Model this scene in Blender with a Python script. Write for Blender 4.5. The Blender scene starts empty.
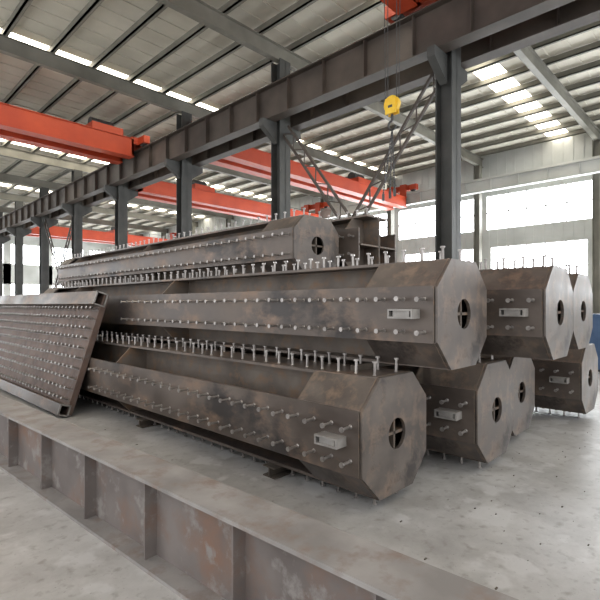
import bpy, math, random
from mathutils import Vector, Matrix
random.seed(4)
scene = bpy.context.scene
scene.view_settings.view_transform = 'Standard'
scene.view_settings.exposure = 0.3

# ---------------------------------------------------------------- materials
def new_mat(name):
    m = bpy.data.materials.new(name); m.use_nodes = True
    nt = m.node_tree; nt.nodes.clear()
    out = nt.nodes.new('ShaderNodeOutputMaterial')
    b = nt.nodes.new('ShaderNodeBsdfPrincipled')
    nt.links.new(b.outputs[0], out.inputs[0])
    return m, nt, b

def noisy(name, c1, c2, scale=4, rough=0.6, metal=0.0, detail=6, c3=None, s3=20, stretch=(1,1,1), c4=None, s4=3, rvar=0.0):
    m, nt, b = new_mat(name)
    tc = nt.nodes.new('ShaderNodeTexCoord')
    mp = nt.nodes.new('ShaderNodeMapping'); mp.inputs['Scale'].default_value = stretch
    nt.links.new(tc.outputs['Object'], mp.inputs[0])
    n = nt.nodes.new('ShaderNodeTexNoise'); n.inputs['Scale'].default_value = scale; n.inputs['Detail'].default_value = detail
    nt.links.new(mp.outputs[0], n.inputs['Vector'])
    r = nt.nodes.new('ShaderNodeValToRGB')
    r.color_ramp.elements[0].position = 0.35; r.color_ramp.elements[0].color = (*c1, 1)
    r.color_ramp.elements[1].position = 0.68; r.color_ramp.elements[1].color = (*c2, 1)
    nt.links.new(n.outputs['Fac'], r.inputs[0])
    col = r.outputs[0]
    for cc, ss, lo, hi in ((c3, s3, .50, .68), (c4, s4, .54, .64)):
        if not cc: continue
        n2 = nt.nodes.new('ShaderNodeTexNoise'); n2.inputs['Scale'].default_value = ss; n2.inputs['Detail'].default_value = 9
        n2.inputs['Roughness'].default_value = 0.65
        nt.links.new(mp.outputs[0], n2.inputs['Vector'])
        r2 = nt.nodes.new('ShaderNodeValToRGB')
        r2.color_ramp.elements[0].position = lo; r2.color_ramp.elements[0].color = (0,0,0,1)
        r2.color_ramp.elements[1].position = hi; r2.color_ramp.elements[1].color = (1,1,1,1)
        nt.links.new(n2.outputs['Fac'], r2.inputs[0])
        mx = nt.nodes.new('ShaderNodeMixRGB'); mx.inputs[2].default_value = (*cc, 1)
        nt.links.new(r2.outputs[0], mx.inputs[0]); nt.links.new(col, mx.inputs[1])
        col = mx.outputs[0]
    nt.links.new(col, b.inputs['Base Color'])
    b.inputs['Roughness'].default_value = rough; b.inputs['Metallic'].default_value = metal
    if rvar:
        mr = nt.nodes.new('ShaderNodeMapRange'); mr.inputs['From Min'].default_value=.3; mr.inputs['From Max'].default_value=.7
        mr.inputs['To Min'].default_value=rough-rvar; mr.inputs['To Max'].default_value=rough+rvar
        nt.links.new(n.outputs['Fac'], mr.inputs['Value']); nt.links.new(mr.outputs[0], b.inputs['Roughness'])
    return m

def emis(name, col, s):
    m = bpy.data.materials.new(name); m.use_nodes = True
    nt = m.node_tree; nt.nodes.clear()
    out = nt.nodes.new('ShaderNodeOutputMaterial'); e = nt.nodes.new('ShaderNodeEmission')
    e.inputs[0].default_value = (*col, 1); e.inputs[1].default_value = s
    nt.links.new(e.outputs[0], out.inputs[0]); return m

M_STEEL = noisy('mill_scale_steel', (0.082,0.065,0.055), (0.155,0.125,0.105), 2.2, 0.42, 0.3, c3=(0.225,0.15,0.105), s3=3.0, c4=(0.05,0.043,0.04), s4=1.4, rvar=.13, stretch=(1,.6,1))
M_PLATE = noisy('end_plate_steel', (0.082,0.068,0.06), (0.155,0.13,0.112), 3.0, 0.4, 0.3, c3=(0.225,0.16,0.118), s3=4.5, c4=(0.053,0.045,0.042), s4=2.2, rvar=.12)
M_WEB = noisy('web_steel', (0.10,0.08,0.064), (0.18,0.147,0.12), 2.5, 0.6, 0.2, c3=(0.2,0.12,0.07), s3=6)
M_STUD = noisy('stud_steel', (0.24,0.22,0.205), (0.44,0.41,0.385), 12, 0.34, 0.65)
M_LUG = noisy('lug_steel', (0.24,0.225,0.21), (0.36,0.34,0.315), 8, 0.5, 0.3)
M_RUST = noisy('rusty_panel_steel', (0.085,0.053,0.04), (0.155,0.10,0.077), 3, 0.65, 0.1, c3=(0.12,0.098,0.088), s3=9)
M_BEAMTOP = noisy('dusty_beam_steel', (0.22,0.205,0.195), (0.34,0.32,0.305), 3, 0.6, 0.1, c3=(0.22,0.17,0.145), s3=5)
M_BEAMWEB = noisy('stained_grey_web', (0.12,0.10,0.092), (0.19,0.165,0.152), 2, 0.7, 0.05, c3=(0.19,0.115,0.083), s3=1.6, c4=(.23,.21,.195), s4=5)
M_COL = noisy('column_paint', (0.04,0.042,0.04), (0.07,0.07,0.066), 1.5, 0.6)
M_GIRD = noisy('girder_paint', (0.046,0.035,0.028), (0.08,0.062,0.05), 1.2, 0.6)
M_ORANGE = noisy('orange_crane_paint', (0.40,0.042,0.012), (0.52,0.065,0.018), 1.0, 0.5)
M_ROOF = noisy('roof_sheet', (0.50,0.475,0.40), (0.62,0.59,0.50), 0.6, 0.7)
M_PURLIN = noisy('purlin_galv', (0.15,0.145,0.12), (0.23,0.22,0.185), 1.0, 0.6)
M_WALL = noisy('wall_sheet', (0.42,0.43,0.41), (0.55,0.56,0.54), 0.5, 0.7)
M_WOOD = noisy('dunnage', (0.05,0.04,0.032), (0.10,0.08,0.06), 4, 0.8)
M_YEL = noisy('hook_yellow', (0.75,0.45,0.02), (0.85,0.55,0.04), 5, 0.4)
M_DARK = noisy('dark_rope', (0.03,0.03,0.03), (0.06,0.06,0.06), 5, 0.5)
M_BLUE = noisy('cabinet_blue', (0.05,0.1,0.2), (0.08,0.14,0.26), 3, 0.5)
M_GREYP = noisy('grey_paint', (0.3,0.3,0.3), (0.42,0.42,0.42), 3, 0.6)
M_SKYL = emis('rooflight_grp', (1.0,0.93,0.78), 7.0)
M_WIN = emis('window_daylight', (0.93,0.97,1.0), 11.0)

def floor_mat():
    m, nt, b = new_mat('concrete_floor')
    tc = nt.nodes.new('ShaderNodeTexCoord')
    n = nt.nodes.new('ShaderNodeTexNoise'); n.inputs['Scale'].default_value = 0.9; n.inputs['Detail'].default_value = 12; n.inputs['Roughness'].default_value = 0.7
    nt.links.new(tc.outputs['Object'], n.inputs['Vector'])
    r = nt.nodes.new('ShaderNodeValToRGB')
    r.color_ramp.elements[0].position = 0.34; r.color_ramp.elements[0].color = (0.30,0.288,0.275,1)
    r.color_ramp.elements[1].position = 0.62; r.color_ramp.elements[1].color = (0.49,0.478,0.462,1)
    nt.links.new(n.outputs['Fac'], r.inputs[0])
    col = r.outputs[0]
    for sc, lo, hi, cc in ((1.3,.55,.68,(0.27,0.25,0.23,1)),(11,.56,.70,(0.24,0.222,0.2,1)),(2.2,.56,.62,(0.54,0.53,0.52,1)),(45,.64,.72,(0.2,0.19,0.175,1))):
        n2 = nt.nodes.new('ShaderNodeTexNoise'); n2.inputs['Scale'].default_value = sc; n2.inputs['Detail'].default_value = 10
        nt.links.new(tc.outputs['Object'], n2.inputs['Vector'])
        r2 = nt.nodes.new('ShaderNodeValToRGB')
        r2.color_ramp.elements[0].position = lo; r2.color_ramp.elements[0].color = (0,0,0,1)
        r2.color_ramp.elements[1].position = hi; r2.color_ramp.elements[1].color = (0.7,0.7,0.7,1)
        nt.links.new(n2.outputs['Fac'], r2.inputs[0])
        mx = nt.nodes.new('ShaderNodeMixRGB'); mx.inputs[2].default_value = cc
        nt.links.new(r2.outputs[0], mx.inputs[0]); nt.links.new(col, mx.inputs[1])
        col = mx.outputs[0]
    nt.links.new(col, b.inputs['Base Color'])
    b.inputs['Roughness'].default_value = 0.36
    return m
M_FLOOR = floor_mat()

# ---------------------------------------------------------------- mesh builder
class MB:
    def __init__(self): self.v=[]; self.f=[]; self.m=[]; self.mats=[]
    def mi(self, mat):
        if mat not in self.mats: self.mats.append(mat)
        return self.mats.index(mat)
    def add(self, vs, fs, mat):
        o=len(self.v); k=self.mi(mat)
        self.v += [tuple(p) for p in vs]
        for f in fs: self.f.append(tuple(i+o for i in f)); self.m.append(k)
    def box(self, x0,x1,y0,y1,z0,z1, mat):
        vs=[(x,y,z) for z in (z0,z1) for y in (y0,y1) for x in (x0,x1)]
        fs=[(0,2,3,1),(4,5,7,6),(0,1,5,4),(2,6,7,3),(0,4,6,2),(1,3,7,5)]
        self.add(vs,fs,mat)
    def prism(self, poly, axis_dir, mat):
        n=len(poly); d=Vector(axis_dir)
        vs=[Vector(p) for p in poly]+[Vector(p)+d for p in poly]
        fs=[tuple(range(n-1,-1,-1)), tuple(range(n,2*n))]+[(i,(i+1)%n,n+(i+1)%n,n+i) for i in range(n)]
        self.add(vs,fs,mat)
    def cyl(self, p, q, r, mat, n=8, r2=None):
        p=Vector(p); q=Vector(q); d=(q-p).normalized(); r2=r if r2 is None else r2
        a=d.orthogonal().normalized(); b=d.cross(a)
        vs=[p+(a*math.cos(2*math.pi*i/n)+b*math.sin(2*math.pi*i/n))*r for i in range(n)]
        vs+=[q+(a*math.cos(2*math.pi*i/n)+b*math.sin(2*math.pi*i/n))*r2 for i in range(n)]
        fs=[tuple(range(n-1,-1,-1)), tuple(range(n,2*n))]+[(i,(i+1)%n,n+(i+1)%n,n+i) for i in range(n)]
        self.add(vs,fs,mat)
    def bar(self, p, q, w, h, mat):
        p=Vector(p); q=Vector(q); d=(q-p).normalized()
        up=Vector((0,0,1)) if abs(d.z)<0.95 else Vector((1,0,0))
        a=d.cross(up).normalized()*w/2; b=a.cross(d).normalized()*h/2
        self.prism([p-a-b,p+a-b,p+a+b,p-a+b], q-p, mat)
    def stud(self, p, d, L=0.1):
        p=Vector(p); d=Vector(d)
        d=(d+Vector((random.uniform(-.04,.04),random.uniform(-.04,.04),random.uniform(-.04,.04)))).normalized()
        self.cyl(p, p+d*0.01, 0.02, M_STUD, 7, 0.014)
        self.cyl(p, p+d*(L-0.014), 0.0125, M_STUD, 6)
        self.cyl(p+d*(L-0.016), p+d*L, 0.0225, M_STUD, 8)
    def obj(self, name, loc=(0,0,0), rotz=0):
        me=bpy.data.meshes.new(name); me.from_pydata(self.v,[],self.f)
        for mt in self.mats: me.materials.append(mt)
        me.polygons.foreach_set('material_index', self.m); me.update()
        o=bpy.data.objects.new(name, me); o.location=loc; o.rotation_euler=(0,0,rotz)
        scene.collection.objects.link(o); return o

# ---------------------------------------------------------------- studded octagonal column
def oct_pts(W,H,ch):
    return [(ch,0),(W-ch,0),(W,ch),(W,H-ch),(W-ch,H),(ch,H),(0,H-ch),(0,ch)]
def oct_hole_plate(mb, W,H,ch, y0, y1, R, mat):
    pts=oct_pts(W,H,ch); cx,cz=W/2,H/2
    angs=set(round(2*math.pi*i/32,6) for i in range(32))
    for (x,z) in pts: angs.add(round(math.atan2(z-cz,x-cx)%(2*math.pi),6))
    angs=sorted(angs)
    def hit(a):
        dx,dz=math.cos(a),math.sin(a); best=1e9
        for i in range(8):
            (x1,z1),(x2,z2)=pts[i],pts[(i+1)%8]
            ex,ez=x2-x1,z2-z1
            den=dx*ez-dz*ex
            if abs(den)<1e-9: continue
            t=((x1-cx)*ez-(z1-cz)*ex)/den; s=((x1-cx)*dz-(z1-cz)*dx)/den
            if t>0 and -1e-4<=s<=1+1e-4: best=min(best,t)
        return (cx+dx*best, cz+dz*best)
    outer=[hit(a) for a in angs]; inner=[(cx+R*math.cos(a),cz+R*math.sin(a)) for a in angs]
    n=len(angs); vs=[]
    for y in (y0,y1):
        vs+=[(x,y,z) for x,z in outer]; vs+=[(x,y,z) for x,z in inner]
    fs=[]
    for i in range(n):
        j=(i+1)%n
        fs.append((i,j,n+j,n+i)); fs.append((2*n+j,2*n+i,3*n+i,3*n+j))
        fs.append((j,i,2*n+i,2*n+j)); fs.append((n+i,n+j,3*n+j,3*n+i))
    mb.add(vs,fs,mat)

def studded_column(loc, W, H, L, ch=0.25, closed=0.72, dia=3.75, plate=True, studs_front=None, bottom_studs=True, lug=True, Ls=0.125):
    mb=MB(); t=0.028
    mb.box(0,t,0.02,L,ch-.01,H-ch+.01,M_STEEL)
    mb.box(W-t,W,0.02,L,ch-.01,H-ch+.01,M_STEEL)
    mb.box(ch-.01,W-ch+.01,0.02,L,H-t,H,M_STEEL)
    mb.box(ch-.01,W-ch+.01,0.02,L,0,t,M_STEEL)
    y0=0.03 if plate else 0.0
    mb.box(t,W-t,y0,L,H/2-.012,H/2+.012,M_WEB)
    mb.box(W/2-.012,W/2+.012,y0,L,t,H-t,M_WEB)
    pts=oct_pts(W,H,ch)
    def chamfer(ya,yb):
        for (a,b) in ((1,2),(3,4),(5,6),(7,0)):
            (x1,z1),(x2,z2)=pts[a],pts[b]
            nx,nz=(z2-z1),-(x2-x1); l=math.hypot(nx,nz); nx,nz=-nx/l*t,-nz/l*t
            mb.prism([(x1,ya,z1),(x1+nx,ya,z1+nz),(x2+nx,ya,z2+nz),(x2,ya,z2)],(0,yb-ya,0),M_PLATE)
    if plate:
        chamfer(0.02,closed); chamfer(L-closed,L-.02)
        oct_hole_plate(mb,W,H,ch,0,0.03,0.135,M_PLATE)
        oct_hole_plate(mb,W,H,ch,L-.03,L,0.135,M_PLATE)
        for a in range(8):
            (x1,z1),(x2,z2)=pts[a],pts[(a+1)%8]
            mb.cyl((x1,0.033,z1),(x2,0.033,z2),0.006,M_WEB,5)
    d = closed
    s=0.012
    while d < L-closed+0.1:
        mb.prism([(s+(x*(W-2*s)/W),d,s+(z*(H-2*s)/H)) for x,z in pts],(0,0.022,0),M_WEB)
        d+=dia
    y=0.12
    while y<L-0.08:
        for zz in (H/2-.15,H/2+.13):
            if studs_front is None or y<studs_front:
                mb.stud((0,y,zz),(-1,0,0),Ls)
        mb.stud((W,y,H/2-.15),(1,0,0),Ls); mb.stud((W,y,H/2+.13),(1,0,0),Ls)
        for xx in (W/2-.17,W/2+.17):
            mb.stud((xx,y,H),(0,0,1),Ls)
            if bottom_studs: mb.stud((xx,y,0),(0,0,-1),min(Ls,.095))
        y+=0.2
    if lug:
        zc=H/2+.0
        mb.box(-.13,0,0.16,0.4,zc-.035,zc-.02,M_LUG); mb.box(-.13,0,0.16,0.4,zc+.03,zc+.045,M_LUG)
        mb.box(-.13,-.0,0.385,0.4,zc-.02,zc+.03,M_LUG); mb.box(-.13,0,0.16,0.175,zc-.02,zc+.03,M_LUG)
        mb.box(-.11,0,0.2,0.36,zc-.02,zc+.03,M_LUG)
    return mb.obj('studded_steel_column', loc)

Z0=0.11
studded_column((2.97,2.18,Z0),1.02,1.02,9.8,studs_front=5.2)
studded_column((4.50,1.90,Z0),1.0,1.02,9.8)
studded_column((5.72,2.05,Z0),1.0,1.02,9.8)
studded_column((7.67,1.70,Z0),1.02,1.02,9.8)
ZM=1.18
studded_column((3.50,1.81,ZM),1.0,0.96,10.2,studs_front=5.6,bottom_studs=False)
studded_column((4.92,1.40,ZM),1.0,0.96,10.2,bottom_studs=False)
studded_column((6.35,1.50,ZM),1.0,0.96,10.2,bottom_studs=False)
ZT=ZM+.96+.05
studded_column((4.55,4.50,ZT),0.97,0.84,9.3,ch=0.21,bottom_studs=False,lug=False)
studded_column((5.72,4.25,ZT),1.05,0.98,8.5,ch=0.24,plate=False,bottom_studs=False,lug=False,closed=.3)

for y in (3.45,6.2,9.2,11.2):
    mb=MB(); h=Z0
    mb.box(3.12,8.6,y-.09,y+.09,0,.014,M_WOOD); mb.box(3.12,8.6,y-.09,y+.09,h-.014,h,M_WOOD); mb.box(3.12,8.6,y-.008,y+.008,.014,h-.014,M_WOOD)
    mb.obj('steel_bearer_beam')
for y in (2.6,6.0,9.5):
    mb=MB(); mb.box(3.4,8.2,y-.03,y+.03,Z0+1.02,ZM,M_WOOD); mb.obj('spacer_bar')
for y in (5.1,8.0,11.0):
    mb=MB(); mb.box(3.9,6.9,y-.03,y+.03,ZM+.96,ZT,M_WOOD); mb.obj('spacer_bar')

# ---------------------------------------------------------------- leaning studded panel
def leaning_panel():
    mb=MB(); L=10.0
    Wd=2.0; n=10
    mb.box(0,.02,0,L,0,Wd,M_RUST)
    def tube(z0,z1,x0,x1):
        w=.014
        mb.box(x0,x1,-.04,L,z0,z0+w,M_STEEL); mb.box(x0,x1,-.04,L,z1-w,z1,M_STEEL)
        mb.box(x0,x0+w,-.04,L,z0+w,z1-w,M_STEEL); mb.box(x1-w,x1,-.04,L,z0+w,z1-w,M_STEEL)
        e=.018
        for (a,b,c,d) in ((x0,x1,z0-.003,z0+e),(x0,x1,z1-e,z1+.003),(x0-.003,x0+e,z0,z1),(x1-e,x1+.003,z0,z1)):
            mb.box(a,b,-.045,-.02,c,d,M_LUG)
    tube(-.0,.17,-.14,0.02); tube(Wd-.22,Wd,-.14,0.05)
    for i in range(n):
        z=.25+i*(Wd-.52)/(n-1)
        mb.box(-.012,0,0,L,z-.03,z-.02,M_STEEL)
        y=.1
        while y<L:
            mb.stud((0,y,z),(-1,0,0),.115); y+=.18
    for y in (0.0,2.4,4.8,7.2):
        mb.box(.02,.09,y,y+.02,0.02,Wd-.02,M_RUST)
    o=mb.obj('studded_steel_panel',(2.60,7.55,0.02))
    o.rotation_euler=(0,math.radians(17.5),0)
    return o
leaning_panel()

# ---------------------------------------------------------------- foreground beam
def fg_beam():
    mb=MB(); L=12.6; w=.3; h=.6
    mb.box(-w/2,w/2,-L/2,L/2,h-.025,h,M_BEAMTOP)
    mb.box(-w/2,w/2,-L/2,L/2,0,.025,M_BEAMTOP)
    mb.box(-.01,.01,-L/2,L/2,.025,h-.025,M_BEAMWEB)
    y=-L/2+.3
    while y<L/2:
        mb.box(-w/2+.05,w/2-.05,y,y+.014,.025,h-.025,M_BEAMWEB); y+=.9
    return mb.obj('steel_i_beam',(1.52,4.4,0),math.radians(3.0))
fg_beam()

# ---------------------------------------------------------------- building
fl=MB(); fl.box(-8,28,-6,62,-.2,0,M_FLOOR); fl.obj('floor')
ZR=10.9
frames=[5.4+6.15*k for k in range(-2,10)]
sky_y=[-4.0,7.2,18.2,29.4,40.6,51.8]
rf=MB(); sk=MB(); prev=-8
for ys in sky_y:
    rf.box(-8,28,prev,ys-.5,ZR,ZR+.05,M_ROOF)
    sk.box(-8,28,ys-.5,ys+.5,ZR+.01,ZR+.04,M_SKYL); prev=ys+.5
rf.box(-8,28,prev,62,ZR,ZR+.05,M_ROOF)
y=-7.6
while y<62:
    if all(abs(y-s)>.55 for s in sky_y): rf.box(-8,28,y,y+.05,ZR-.03,ZR,M_ROOF)
    y+=.75
rf.obj('ceiling'); sk.obj('roof_light_strips')
pl=MB(); x=-7.5
while x<28:
    pl.box(x,x+.07,-6,62,ZR-.24,ZR-.03,M_PURLIN); pl.box(x,x+.16,-6,62,ZR-.24,ZR-.22,M_PURLIN)
    x+=1.45
pl.obj('roof_purlins')
ra=MB()
for yf in frames:
    ra.box(-8,28,yf-.01,yf+.01,ZR-.75,ZR-.24,M_PURLIN)
    ra.box(-8,28,yf-.11,yf+.11,ZR-.77,ZR-.75,M_PURLIN); ra.box(-8,28,yf-.11,yf+.11,ZR-.26,ZR-.24,M_PURLIN)
ra.obj('roof_rafters')
XC=11.0
def hcol(name,x,y,z1,w=.5,d=.45,mat=M_COL, corbel=True):
    mb=MB(); t=.03
    mb.box(-w/2,w/2,-d/2,-d/2+t,0,z1,mat); mb.box(-w/2,w/2,d/2-t,d/2,0,z1,mat); mb.box(-.012,.012,-d/2,d/2,0,z1,mat)
    mb.box(-w/2-.12,w/2+.12,-d/2-.12,d/2+.12,0,.04,mat)
    if corbel:
        for sgn,zt in ((-1,7.95),(1,7.95)):
            xx=sgn*w/2
            mb.prism([(xx,-.1,zt),(xx+sgn*.65,-.1,zt),(xx+sgn*.65,-.1,zt-.25),(xx,-.1,zt-.7)],(0,.2,0),mat)
    return mb.obj(name,(x,y,0))
for yf in frames[1:]:
    hcol('building_column',XC,yf,ZR-.77)
    hcol('building_column',27.4,yf,ZR-.77,.4,.35,M_PURLIN,False)
def girder(x,z0,z1,mat,w=.4):
    mb=MB()
    mb.box(x-.012,x+.012,-5,61,z0+.03,z1-.03,mat); mb.box(x-w/2,x+w/2,-5,61,z0,z0+.03,mat); mb.box(x-w/2,x+w/2,-5,61,z1-.03,z1,mat)
    y=-4.5
    while y<61: mb.box(x-w/2+.03,x+w/2-.03,y,y+.015,z0+.03,z1-.03,mat); y+=1.5
    mb.box(x-.035,x+.035,-5,61,z1,z1+.12,mat)
    mb.obj('crane_runway_girder')
girder(XC-.55,7.95,9.05,M_GIRD,.4)
girder(XC+.55,7.95,9.05,M_GIRD,.4)
girder(26.8,8.35,9.05,M_WALL,.35)
def laced(mb,p,q,g=.34):
    p=Vector(p); q=Vector(q); d=(q-p); Ln=d.length; d.normalize()
    nrm=Vector((1,0,0)).cross(d).normalized()*g/2
    mb.bar(p+nrm,q+nrm,.07,.07,M_GIRD); mb.bar(p-nrm,q-nrm,.07,.07,M_GIRD)
    n=int(Ln/.4)
    for i in range(n):
        s=1 if i%2 else -1
        a=p+d*(Ln*i/n)+nrm*s; b=p+d*(Ln*(i+1)/n)-nrm*s
        mb.bar(a,b,.03,.03,M_GIRD)
for k in (2,6):
    tb=MB(); a,b=frames[k]+.3,frames[k+1]-.3
    laced(tb,(XC-.06,a,.5),(XC-.06,b,7.7)); laced(tb,(XC+.06,b,.5),(XC+.06,a,7.7))
    tb.obj('laced_cross_bracing')

wl=MB(); X=28.0
def rib_wall(mb,y0,y1,z0,z1):
    mb.box(X,X+.1,y0,y1,z0,z1,M_WALL)
    y=y0+.1
    while y<y1-.05: mb.box(X-.03,X,y,y+.07,z0,z1,M_WALL); y+=.5
bays=[-6]+[f for f in frames if f>-5]+[62]
rib_wall(wl,-6,62,0,2.6); rib_wall(wl,-6,62,5.2,6.3); rib_wall(wl,-6,62,8.3,ZR)
for f in bays:
    wl.box(X,X+.1,f-.55,f+.55,2.6,5.2,M_WALL); wl.box(X,X+.1,f-.3,f+.3,6.3,8.3,M_WALL)
wl.box(X+.02,X+.08,-6,62,7.26,7.34,M_WALL)
wl.obj('wall_right')
wn=0
for i in range(len(bays)-1):
    wn+=1; mb=MB(); a,b=bays[i],bays[i+1]
    mb.box(X+.05,X+.07,a+.3,b-.3,6.3,8.3,M_WIN); mb.box(X+.05,X+.07,a+.55,b-.55,2.6,5.2,M_WIN)
    n=5
    for j in range(1,n):
        yy=a+.55+(b-a-1.1)*j/n
        mb.box(X+.0,X+.05,yy-.03,yy+.03,2.6,5.2,M_PURLIN); mb.box(X+.0,X+.05,yy-.03,yy+.03,6.3,8.3,M_PURLIN)
    mb.box(X,X+.05,a+.55,b-.55,3.85,3.91,M_PURLIN)
    mb.obj('window_%d'%wn)
we=MB()
we.box(-8,28,62,62.1,0,1.2,M_WALL); we.box(-8,28,62,62.1,4.2,6.6,M_WALL); we.box(-8,28,62,62.1,8.9,ZR,M_WALL)
xx=-8
while xx<28: we.box(xx,xx+.8,62,62.1,1.2,8.9,M_WALL); xx+=4.5
we.obj('wall_back')
mb=MB(); mb.box(-8,28,62.12,62.14,1.2,8.9,M_WIN); mb.obj('window_%d'%(wn+1))

# cranes (box girders slung between raised end carriages running on the rails)
def crane(x0,x1,y,zb,zt,trolley_x,gap=.9):
    mb=MB(); zr=9.17
    for yy in (y-gap,y+gap):
        mb.box(x0+.5,x1-.5,yy-.22,yy+.22,zb,zt,M_ORANGE)
        mb.box(x0+.5,x1-.5,yy-.27,yy+.27,zt,zt+.03,M_ORANGE); mb.box(x0+.5,x1-.5,yy-.27,yy+.27,zb-.03,zb,M_ORANGE)
        for (xa,xb) in ((x0+.15,x0+.55),(x1-.55,x1-.15)):
            mb.box(xa,xb,yy-.22,yy+.22,zr+.12,max(zt,zr+.45),M_ORANGE)
        for xa in (x0+.5,x1-.6): mb.box(xa,xa+.1,yy-.22,yy+.22,zb,zr+.45,M_ORANGE)
    for xx in (x0,x1-.3):
        mb.box(xx,xx+.3,y-gap-.8,y+gap+.8,zr+.12,zr+.45,M_ORANGE)
        for yy in (y-gap-.5,y+gap+.5): mb.cyl((xx+.05,yy,zr+.16),(xx+.25,yy,zr+.16),.16,M_DARK,14)
    mb.box(trolley_x-.7,trolley_x+.7,y-gap-.2,y+gap+.2,zt+.06,zt+.35,M_ORANGE)
    mb.cyl((trolley_x-.5,y,zt+.55),(trolley_x+.5,y,zt+.55),.25,M_DARK,14)
    x=x0+.6
    yw=y+gap+.4
    while x<x1-.5: mb.box(x,x+.03,yw,yw+.03,zt-.2,zt+.7,M_DARK); x+=1.5
    mb.box(x0+.6,x1-.6,yw,yw+.03,zt+.67,zt+.7,M_DARK)
    mb.box(x0+.6,x1-.6,yw-.2,yw+.05,zt-.22,zt-.18,M_DARK)
    return mb.obj('overhead_crane')
crane(-6,10.6,21.4,8.7,9.5,8.9,.6)
crane(-6,10.6,5.13,9.1,9.9,8.0)
crane(11.4,26.95,16.6,8.15,8.75,22,.5)
crane(11.4,26.95,24.2,7.9,8.6,16,.6)
crane(11.4,26.95,44.3,7.8,8.6,20,.7)

def hook(x,y,z):
    mb=MB()
    mb.cyl((-.05,-.0,0),(.05,0,0),.17,M_YEL,20)
    mb.box(-.075,-.045,-.12,.12,-.2,.12,M_YEL); mb.box(.045,.075,-.12,.12,-.2,.12,M_YEL)
    mb.box(-.08,.08,-.05,.05,-.08,-.03,M_DARK)
    for dx in (-.04,.04):
        for dy in (-.13,.13): mb.cyl((dx,dy,0),(dx*2,dy*1.2,9.6-z),.009,M_DARK,5)
    mb.cyl((0,0,-.2),(0,0,-.32),.03,M_DARK,8)
    pts=[]
    for i in range(14):
        a=math.radians(90-i*20); pts.append(Vector((0,.09*math.cos(a),-.42+.09*math.sin(a))))
    for a,b in zip(pts[:-1],pts[1:]): mb.cyl(a,b,.024,M_DARK,8)
    for (ex,ey) in ((.1,.28),(-.1,-.12),(.0,.05)):
        p=Vector((0,0,-.5)); q=Vector((ex,ey,-1.75)); n=24
        for i in range(n):
            a=p.lerp(q,i/n); b=p.lerp(q,(i+.85)/n); mb.bar(a,b,.03 if i%2 else .014,.014 if i%2 else .03,M_DARK)
        mb.cyl(q,q-Vector((0,0,.14)),.03,M_DARK,6)
    return mb.obj('crane_hook',(x,y,z))
hook(8.0,5.13,5.8)

# ---------------------------------------------------------------- background things in the far bay
def cabinet(x,y,w,d,h,mat):
    mb=MB(); mb.box(0,w,0,d,.06,h,mat); mb.box(.04,w-.04,.04,d-.04,0,.06,M_DARK)
    mb.box(-.015,0,.04,d/2-.01,.1,h-.06,mat); mb.box(-.015,0,d/2+.01,d-.04,.1,h-.06,mat)
    mb.box(-.04,-.015,d/2-.06,d/2-.03,h*.5,h*.6,M_DARK)
    mb.obj('electrical_cabinet',(x,y,0))
cabinet(14,14,.8,1.6,2.0,M_GREYP); cabinet(16,27,.8,1.8,2.1,M_BLUE); cabinet(15,36,.9,1.8,2.2,M_ORANGE); cabinet(14,2.6,.8,1.7,1.5,M_BLUE)
def stack(x,y,L,n):
    mb=MB()
    for i in range(n):
        z=i*.45+.1
        for xx in (0,.5,1.0):
            mb.box(xx,xx+.4,0,L,z,z+.03,M_GIRD); mb.box(xx,xx+.4,0,L,z+.39,z+.42,M_GIRD); mb.box(xx+.19,xx+.21,0,L,z+.03,z+.39,M_GIRD)
    for yy in (1,L-1): mb.box(-.1,1.5,yy,yy+.15,0,.1,M_WOOD)
    mb.obj('steel_beam_stack',(x,y,0))
stack(13.5,18,6,5); stack(17,30,8,6); stack(13,38,8,5); stack(20,9,7,4)

mb=MB()
for i in range(90):
    x=random.uniform(2.0,7.5); y=random.uniform(.1,2.2) if i%4 else random.uniform(2,7)
    if i%4==0: x=random.uniform(1.9,2.9)
    s=random.uniform(.004,.011)
    mb.box(x,x+s*random.uniform(1,3),y,y+s,0,s*.5,M_WOOD if i%3 else M_LUG)
mb.obj('floor_debris')

# ---------------------------------------------------------------- light
w=bpy.data.worlds.new('World'); scene.world=w; w.use_nodes=True
bg=w.node_tree.nodes['Background']; bg.inputs[0].default_value=(0.95,0.97,1.0,1); bg.inputs[1].default_value=1.6

# ---------------------------------------------------------------- camera
th=math.radians(46)
cam=bpy.data.cameras.new('camera'); cam.sensor_width=36; cam.lens=460/600*36; cam.clip_end=300
cam.shift_y=5/600
co=bpy.data.objects.new('camera',cam); scene.collection.objects.link(co)
co.location=(0,0,1.74)
co.rotation_euler=(math.radians(90),0,-th)
scene.camera=co
